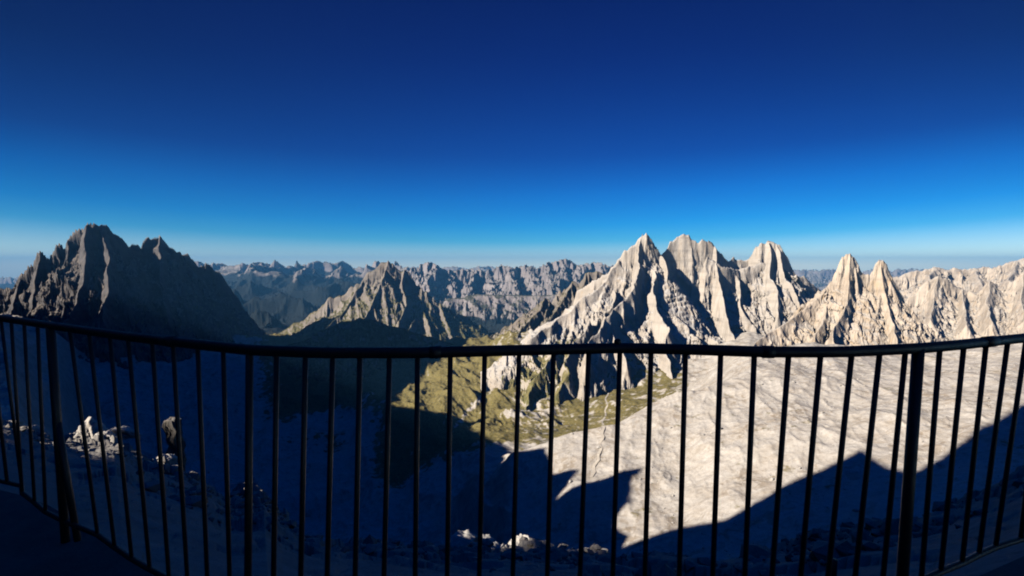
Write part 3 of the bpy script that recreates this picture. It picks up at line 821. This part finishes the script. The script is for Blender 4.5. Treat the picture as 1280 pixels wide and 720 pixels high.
# ---------------------------------------------------------------- terrace
m, nt, b = new_mat('terrace_concrete')
n = noise(nt, 5, 8, .65); n2_ = noise(nt, 60, 6, .7)
c = mixc(nt, ramp(nt, n, [(0.35, 0.0), (0.65, 1.0)]), (0.075, 0.073, 0.07), (0.13, 0.127, 0.12))
c = mixc(nt, ramp(nt, n2_, [(0.5, 0.0), (0.75, .6)]), c, (0.05, 0.05, 0.05))
nt.links.new(c, b.inputs['Base Color']); b.inputs['Roughness'].default_value = .9
bp = nt.nodes.new('ShaderNodeBump'); bp.inputs['Strength'].default_value = .5; bp.inputs['Distance'].default_value = .01
nt.links.new(n2_, bp.inputs['Height']); nt.links.new(bp.outputs[0], b.inputs['Normal'])
M_conc = m
tb = MB()
edge = []
for p in np.linspace(-420, 1700, 60):
    q = fence_pt(p) if -200 <= p <= 1480 else np.array([(p - 640) / F * fence_depth(p), fence_depth(p), 0])
    edge.append((q[0], q[1] + .13))
out = [(edge[0][0] - 1, -7)] + edge + [(edge[-1][0] + 1, -7)]
nn = len(out)
for z in (ZF, ZF - .012, ZF - .35):
    ins = 0 if z != ZF else .01
    for x, y in out: tb.v.append((x, y - ins, z))
tb.f.append(tuple(range(nn))[::-1]); tb.f.append(tuple(2 * nn + i for i in range(nn)))
for l in (0, 1):
    for i in range(nn):
        j = (i + 1) % nn
        tb.f.append((l * nn + i, l * nn + j, (l + 1) * nn + j, (l + 1) * nn + i))
o = tb.build('terrace', M_conc, smooth_=False); o['kind'] = 'structure'


# ---------------------------------------------------------------- boulders near the rim
M_crag = rock_mat('dark_crag', cliff_a=(0.13, 0.12, 0.11), cliff_b=(0.26, 0.24, 0.21), stain=(0.2, 0.17, 0.13), scree=(0.42, 0.39, 0.35), grass=(.1, .1, .05), unit=.8, bump=1.2)  # shade put into the colour: dark sides blend into the shaded valley


def boulder(name, px, py, Y, size, seed, label, flat=.75, group=None, tower=0):
    import bmesh
    bm = bmesh.new(); bmesh.ops.create_icosphere(bm, subdivisions=5, radius=1)
    r = np.random.RandomState(seed)
    P_ = np.array([v.co[:] for v in bm.verts])
    sh = r.uniform(.7, 1.25, 3)
    pl = r.normal(size=(16, 3)); pl /= np.linalg.norm(pl, axis=1)[:, None]; dd = r.uniform(.55, .95, 16)
    lim = np.ones(len(P_)) * 1.3
    for n_, d_ in zip(pl, dd):
        c_ = P_ @ n_
        lim = np.where(c_ > .05, np.minimum(lim, d_ / np.maximum(c_, .05)), lim)
    lim = lim + fbm(P_[:, 0] * 2.2 + P_[:, 2] * 1.7 + seed, P_[:, 1] * 2.2 - P_[:, 2], 5, seed) * .35 + ridged(P_[:, 0] * 4 + P_[:, 2] * 3, P_[:, 1] * 4 + P_[:, 2] * 2, 3, seed + 3) * .10
    Q = P_ * lim[:, None] * sh * size; Q[:, 2] *= flat
    if tower:
        k_ = np.clip((size - Q[:, 2]) / size, 0, 2)
        Q[:, 0] *= .55 + .5 * k_; Q[:, 1] *= .55 + .5 * k_
        Q[:, 2] = np.where(Q[:, 2] < size * .3, Q[:, 2] - tower * (size * .3 - Q[:, 2]) / size, Q[:, 2])
    if tower:
        Q[:, 0] += perlin(Q[:, 2] / 1.1, Q[:, 1] / 1.3, seed) * size * .45; Q[:, 1] += perlin(Q[:, 2] / 1.3 + 7, Q[:, 0] / 1.3, seed) * size * .45
    for v, q in zip(bm.verts, Q): v.co = q
    me = bpy.data.meshes.new(name); bm.to_mesh(me); bm.free()
    me.polygons.foreach_set('use_smooth', [True] * len(me.polygons))
    me.materials.append(M_crag if tower else M_boul)
    o = bpy.data.objects.new(name, me); COL.objects.link(o)
    x, y, z = w3(px, py, Y)
    gz = max(ground_z(x, y), -1e3)
    o.location = (x, y, z if tower else (max(gz + size * .15, z) if abs(gz - z) < 1.5 * size else z))
    tag(o, label, 'boulder', group)
    return o


M_boul = rock_mat('boulder_rock', cliff_a=(0.46, 0.42, 0.37), cliff_b=(0.62, 0.58, 0.52), stain=(0.5, 0.42, 0.30),
                  scree=(0.62, 0.59, 0.54), grass=(0.12, 0.11, 0.05), unit=0.35, bump=1.0)
BL = [
    (90, 552, 50, 1.2, 'squat pale boulder on the rim just right of the left railing post'),
    (104, 556, 50, 1.9, 'big sunlit boulder in the rim row, second to the right of the left post'),
    (117, 548, 50, 2.0, 'tallest sunlit boulder of the rim row right of the left post'),
    (131, 556, 48, 1.7, 'broad sunlit boulder near the right end of the rim row'),
    (139, 563, 46, 1.1, 'low boulder under the right end of the rim row'),
    (152, 541, 56, 1.4, 'small slanted boulder standing apart above the rim row at its right'),
    (215, 528, 57, 1.0, 'dark crag in the shaded valley at left with a bright sunlit tip', 18),
    (184, 587, 38, .65, 'flat pale stone on the shaded rim slope at left, beside a hooked stone'),
    (213, 599, 33, .75, 'hooked bright stone on the rim right of the flat one'),
    (191, 638, 24, .42, 'single tilted white stone lying on the shaded slope below the rim'),
    (353, 646, 24, .40, 'small upright white stone just right of the thick sleeved post'),
    (576, 688, 20, .85, 'knobbly sunlit boulder at the bottom centre of the photo'),
    (628, 697, 20, .9, 'long slanting sunlit boulder at the bottom centre'),
    (655, 684, 20.5, .7, 'upper right boulder of the bottom centre cluster, above the long slanting one'),
    (608, 679, 21, .45, 'small pale rock on top of the bottom centre cluster'),
]
BL += [(36, 546, 57, 1.5, 'pale boulder left of the left railing post, on the rim'),
       (12, 538, 59, 1.7, 'pale boulder at the far left end of the rim'),
       (744, 696, 19, .5, 'small pale flat stone on the shaded slope right of the bottom centre boulders'),
       (590, 700, 19, .55, 'low rock in front of the gap between the two large bottom centre boulders')]
for i, bl in enumerate(BL):
    px, py, Y, sz, lb = bl[:5]
    tw = bl[5] if len(bl) > 5 else 0
    boulder('crag' if tw else 'boulder', px, py, Y, sz, 500 + i, lb, group='crags standing out of the shaded slope' if tw else 'sunlit boulders along the rim', tower=tw)

# ---------------------------------------------------------------- loose stones
def scatter(name, spots, mat):
    import bmesh
    bm = bmesh.new(); bmesh.ops.create_icosphere(bm, subdivisions=1, radius=1)
    V0 = np.array([v.co[:] for v in bm.verts]); F0 = np.array([[v.index for v in f.verts] for f in bm.faces]); bm.free()
    N = len(spots); r = np.random.RandomState(11)
    V = np.repeat(V0[None], N, 0) * r.uniform(.6, 1.15, (N, len(V0), 1))
    sc = r.uniform(.6, 1.3, (N, 1, 3)); sc[:, :, 2] *= .75
    an = r.uniform(0, 6.28, N); ca, sa = np.cos(an)[:, None], np.sin(an)[:, None]
    V = V * sc
    x = V[:, :, 0] * ca - V[:, :, 1] * sa; y = V[:, :, 0] * sa + V[:, :, 1] * ca
    V = np.stack([x, y, V[:, :, 2]], -1) * spots[:, None, 3:4] + spots[:, None, :3]
    Fa = (F0[None] + (np.arange(N) * len(V0))[:, None, None]).reshape(-1, 3)
    me = bpy.data.meshes.new(name); me.from_pydata(V.reshape(-1, 3).tolist(), [], Fa.tolist()); me.update()
    me.materials.append(mat)
    o = bpy.data.objects.new(name, me); COL.objects.link(o); o['kind'] = 'stuff'
    return o


r = np.random.RandomState(5); sp_ = []
while len(sp_) < 2600:
    px, Y = r.uniform(690, 1400), math.exp(r.uniform(math.log(420), math.log(1250)))
    x = (px - 640) / F * Y
    if perlin(np.array([x / 70]), np.array([Y / 70]), 90)[0] + r.uniform(-.25, .25) < .05: continue
    z = ground_z(x, Y); sz = .5 + r.pareto(2.6) * .55
    sp_.append((x, Y, z + .1 * sz, min(sz, 3.6)))
tag(scatter('rubble', np.array(sp_), M_boul), 'loose blocks strewn over the pale scree slope', 'rubble', kind='stuff')
sp_ = []
while len(sp_) < 3000:
    px = r.uniform(-60, 1350); f_ = r.uniform(0.05, 1.0) ** .6
    Yr = float(np.interp(px, rim_px, [q[2] for q in RIM])); D0 = float(fence_depth(px)) + .5
    Y = D0 + (Yr - D0) * f_
    x = (px - 640) / F * Y
    if perlin(np.array([x / 4]), np.array([Y / 4]), 91)[0] + r.uniform(-.3, .3) < 0: continue
    sz = (.035 + r.pareto(2.2) * .035) * (1 + Y / 12)
    sp_.append((x, Y, ground_z(x, Y) + .1 * sz, min(sz, .24)))
tag(scatter('rubble', np.array(sp_), M_near), 'broken stones covering the shaded slope below the railing', 'rubble', kind='stuff')

# ---------------------------------------------------------------- sun, sky, air
sun_d = bpy.data.lights.new('sun', 'SUN'); sun = bpy.data.objects.new('sun', sun_d); COL.objects.link(sun)
sun_d.energy = 5.0; sun_d.angle = R(0.5); sun_d.color = (1.0, 0.91, 0.80)
dirv = np.array([-SH[0] * math.cos(SUN_EL), -SH[1] * math.cos(SUN_EL), -math.sin(SUN_EL)])
from mathutils import Vector
sun.rotation_euler = Vector(dirv).to_track_quat('-Z', 'Y').to_euler()
sun.location = (-200, -150, 300)

wd = bpy.data.worlds.new('World'); scene.world = wd; wd.use_nodes = True
nt = wd.node_tree; bg = nt.nodes['Background']
sky = nt.nodes.new('ShaderNodeTexSky'); sky.sky_type = 'NISHITA'; sky.sun_disc = False
sky.sun_elevation = SUN_EL
sky.sun_rotation = math.atan2(SH[0], SH[1])
sky.altitude = 2600; sky.air_density = 1.0; sky.dust_density = 0.3; sky.ozone_density = 2.5
gm = nt.nodes.new('ShaderNodeGamma'); gm.inputs[1].default_value = 1.0
hs = nt.nodes.new('ShaderNodeHueSaturation'); hs.inputs['Saturation'].default_value = 1.35
nt.links.new(sky.outputs[0], gm.inputs[0]); nt.links.new(gm.outputs[0], hs.inputs['Color'])
tcw = nt.nodes.new('ShaderNodeTexCoord'); sw = nt.nodes.new('ShaderNodeSeparateXYZ')
nt.links.new(tcw.outputs['Generated'], sw.inputs[0])
xx = math_n(nt, 'MULTIPLY', sw.outputs['X'], sw.outputs['X'])
wide = math_n(nt, 'MAXIMUM', 0.0, math_n(nt, 'SUBTRACT', 1.0, math_n(nt, 'MULTIPLY', sw.outputs['Z'], 5.0)))
low = math_n(nt, 'MULTIPLY', sw.outputs['Z'], math_n(nt, 'SUBTRACT', 1.0, math_n(nt, 'MULTIPLY', math_n(nt, 'MULTIPLY', xx, 1.1), wide)))
deep = math_n(nt, 'SUBTRACT', 1.0, math_n(nt, 'MULTIPLY', math_n(nt, 'MULTIPLY', xx, 1.15), math_n(nt, 'MINIMUM', 1.0, math_n(nt, 'MULTIPLY', math_n(nt, 'MAXIMUM', sw.outputs['Z'], 0.0), 3.2))))
grade = ramp(nt, low, [(0.0, (2.1, 2.0, 1.9)), (.022, (1.15, 1.4, 1.6)), (.045, (.26, 1.0, 1.42)), (.075, (0.05, .84, 1.42)), (.13, (.01, .66, 1.30)), (.2, (.005, .36, .95)), (.35, (.002, .18, .68)), (.47, (.001, .10, .53)), (.8, (.10, .56, 1.05))])
vm = nt.nodes.new('ShaderNodeVectorMath'); vm.operation = 'MULTIPLY'
nt.links.new(hs.outputs[0], vm.inputs[0]); nt.links.new(grade, vm.inputs[1])
vs_ = nt.nodes.new('ShaderNodeVectorMath'); vs_.operation = 'SCALE'
nt.links.new(vm.outputs[0], vs_.inputs[0]); nt.links.new(math_n(nt, 'MAXIMUM', deep, 0.3), vs_.inputs['Scale'])
nt.links.new(vs_.outputs[0], bg.inputs[0])
bg.inputs[1].default_value = 0.0505

HAZE = 3.2e-5
hz = MB()
x0, x1, y0, y1, z0, z1 = -74000, 74000, -3000, 40500, -3200, 650
hz.v = [(x, y, z) for z in (z0, z1) for x, y in ((x0, y0), (x1, y0), (x1, y1), (x0, y1))]
hz.f = [(3, 2, 1, 0), (4, 5, 6, 7), (0, 1, 5, 4), (1, 2, 6, 5), (2, 3, 7, 6), (3, 0, 4, 7)]
mh = bpy.data.materials.new('haze'); mh.use_nodes = True
nt = mh.node_tree; nt.nodes.clear()
ou = nt.nodes.new('ShaderNodeOutputMaterial'); pv = nt.nodes.new('ShaderNodeVolumePrincipled')
pv.inputs['Color'].default_value = (0.14, 0.50, 1.0, 1); pv.inputs['Density'].default_value = HAZE
nt.links.new(pv.outputs[0], ou.inputs['Volume'])
ho = hz.build('haze', mh, smooth_=False); ho['kind'] = 'stuff'

vs = scene.view_settings
vs.view_transform = 'Standard'; vs.look = 'None'; vs.gamma = 1; vs.use_curve_mapping = False
vs.exposure = 0.6
scene.render.engine = 'CYCLES'
cy = scene.cycles
cy.use_denoising = True
cy.max_bounces = 4; cy.diffuse_bounces = 0; cy.glossy_bounces = 2; cy.volume_bounces = 0; cy.transmission_bounces = 2
cy.sample_clamp_indirect = 5
cy.pixel_filter_type = 'BLACKMAN_HARRIS'; cy.filter_width = 1.9
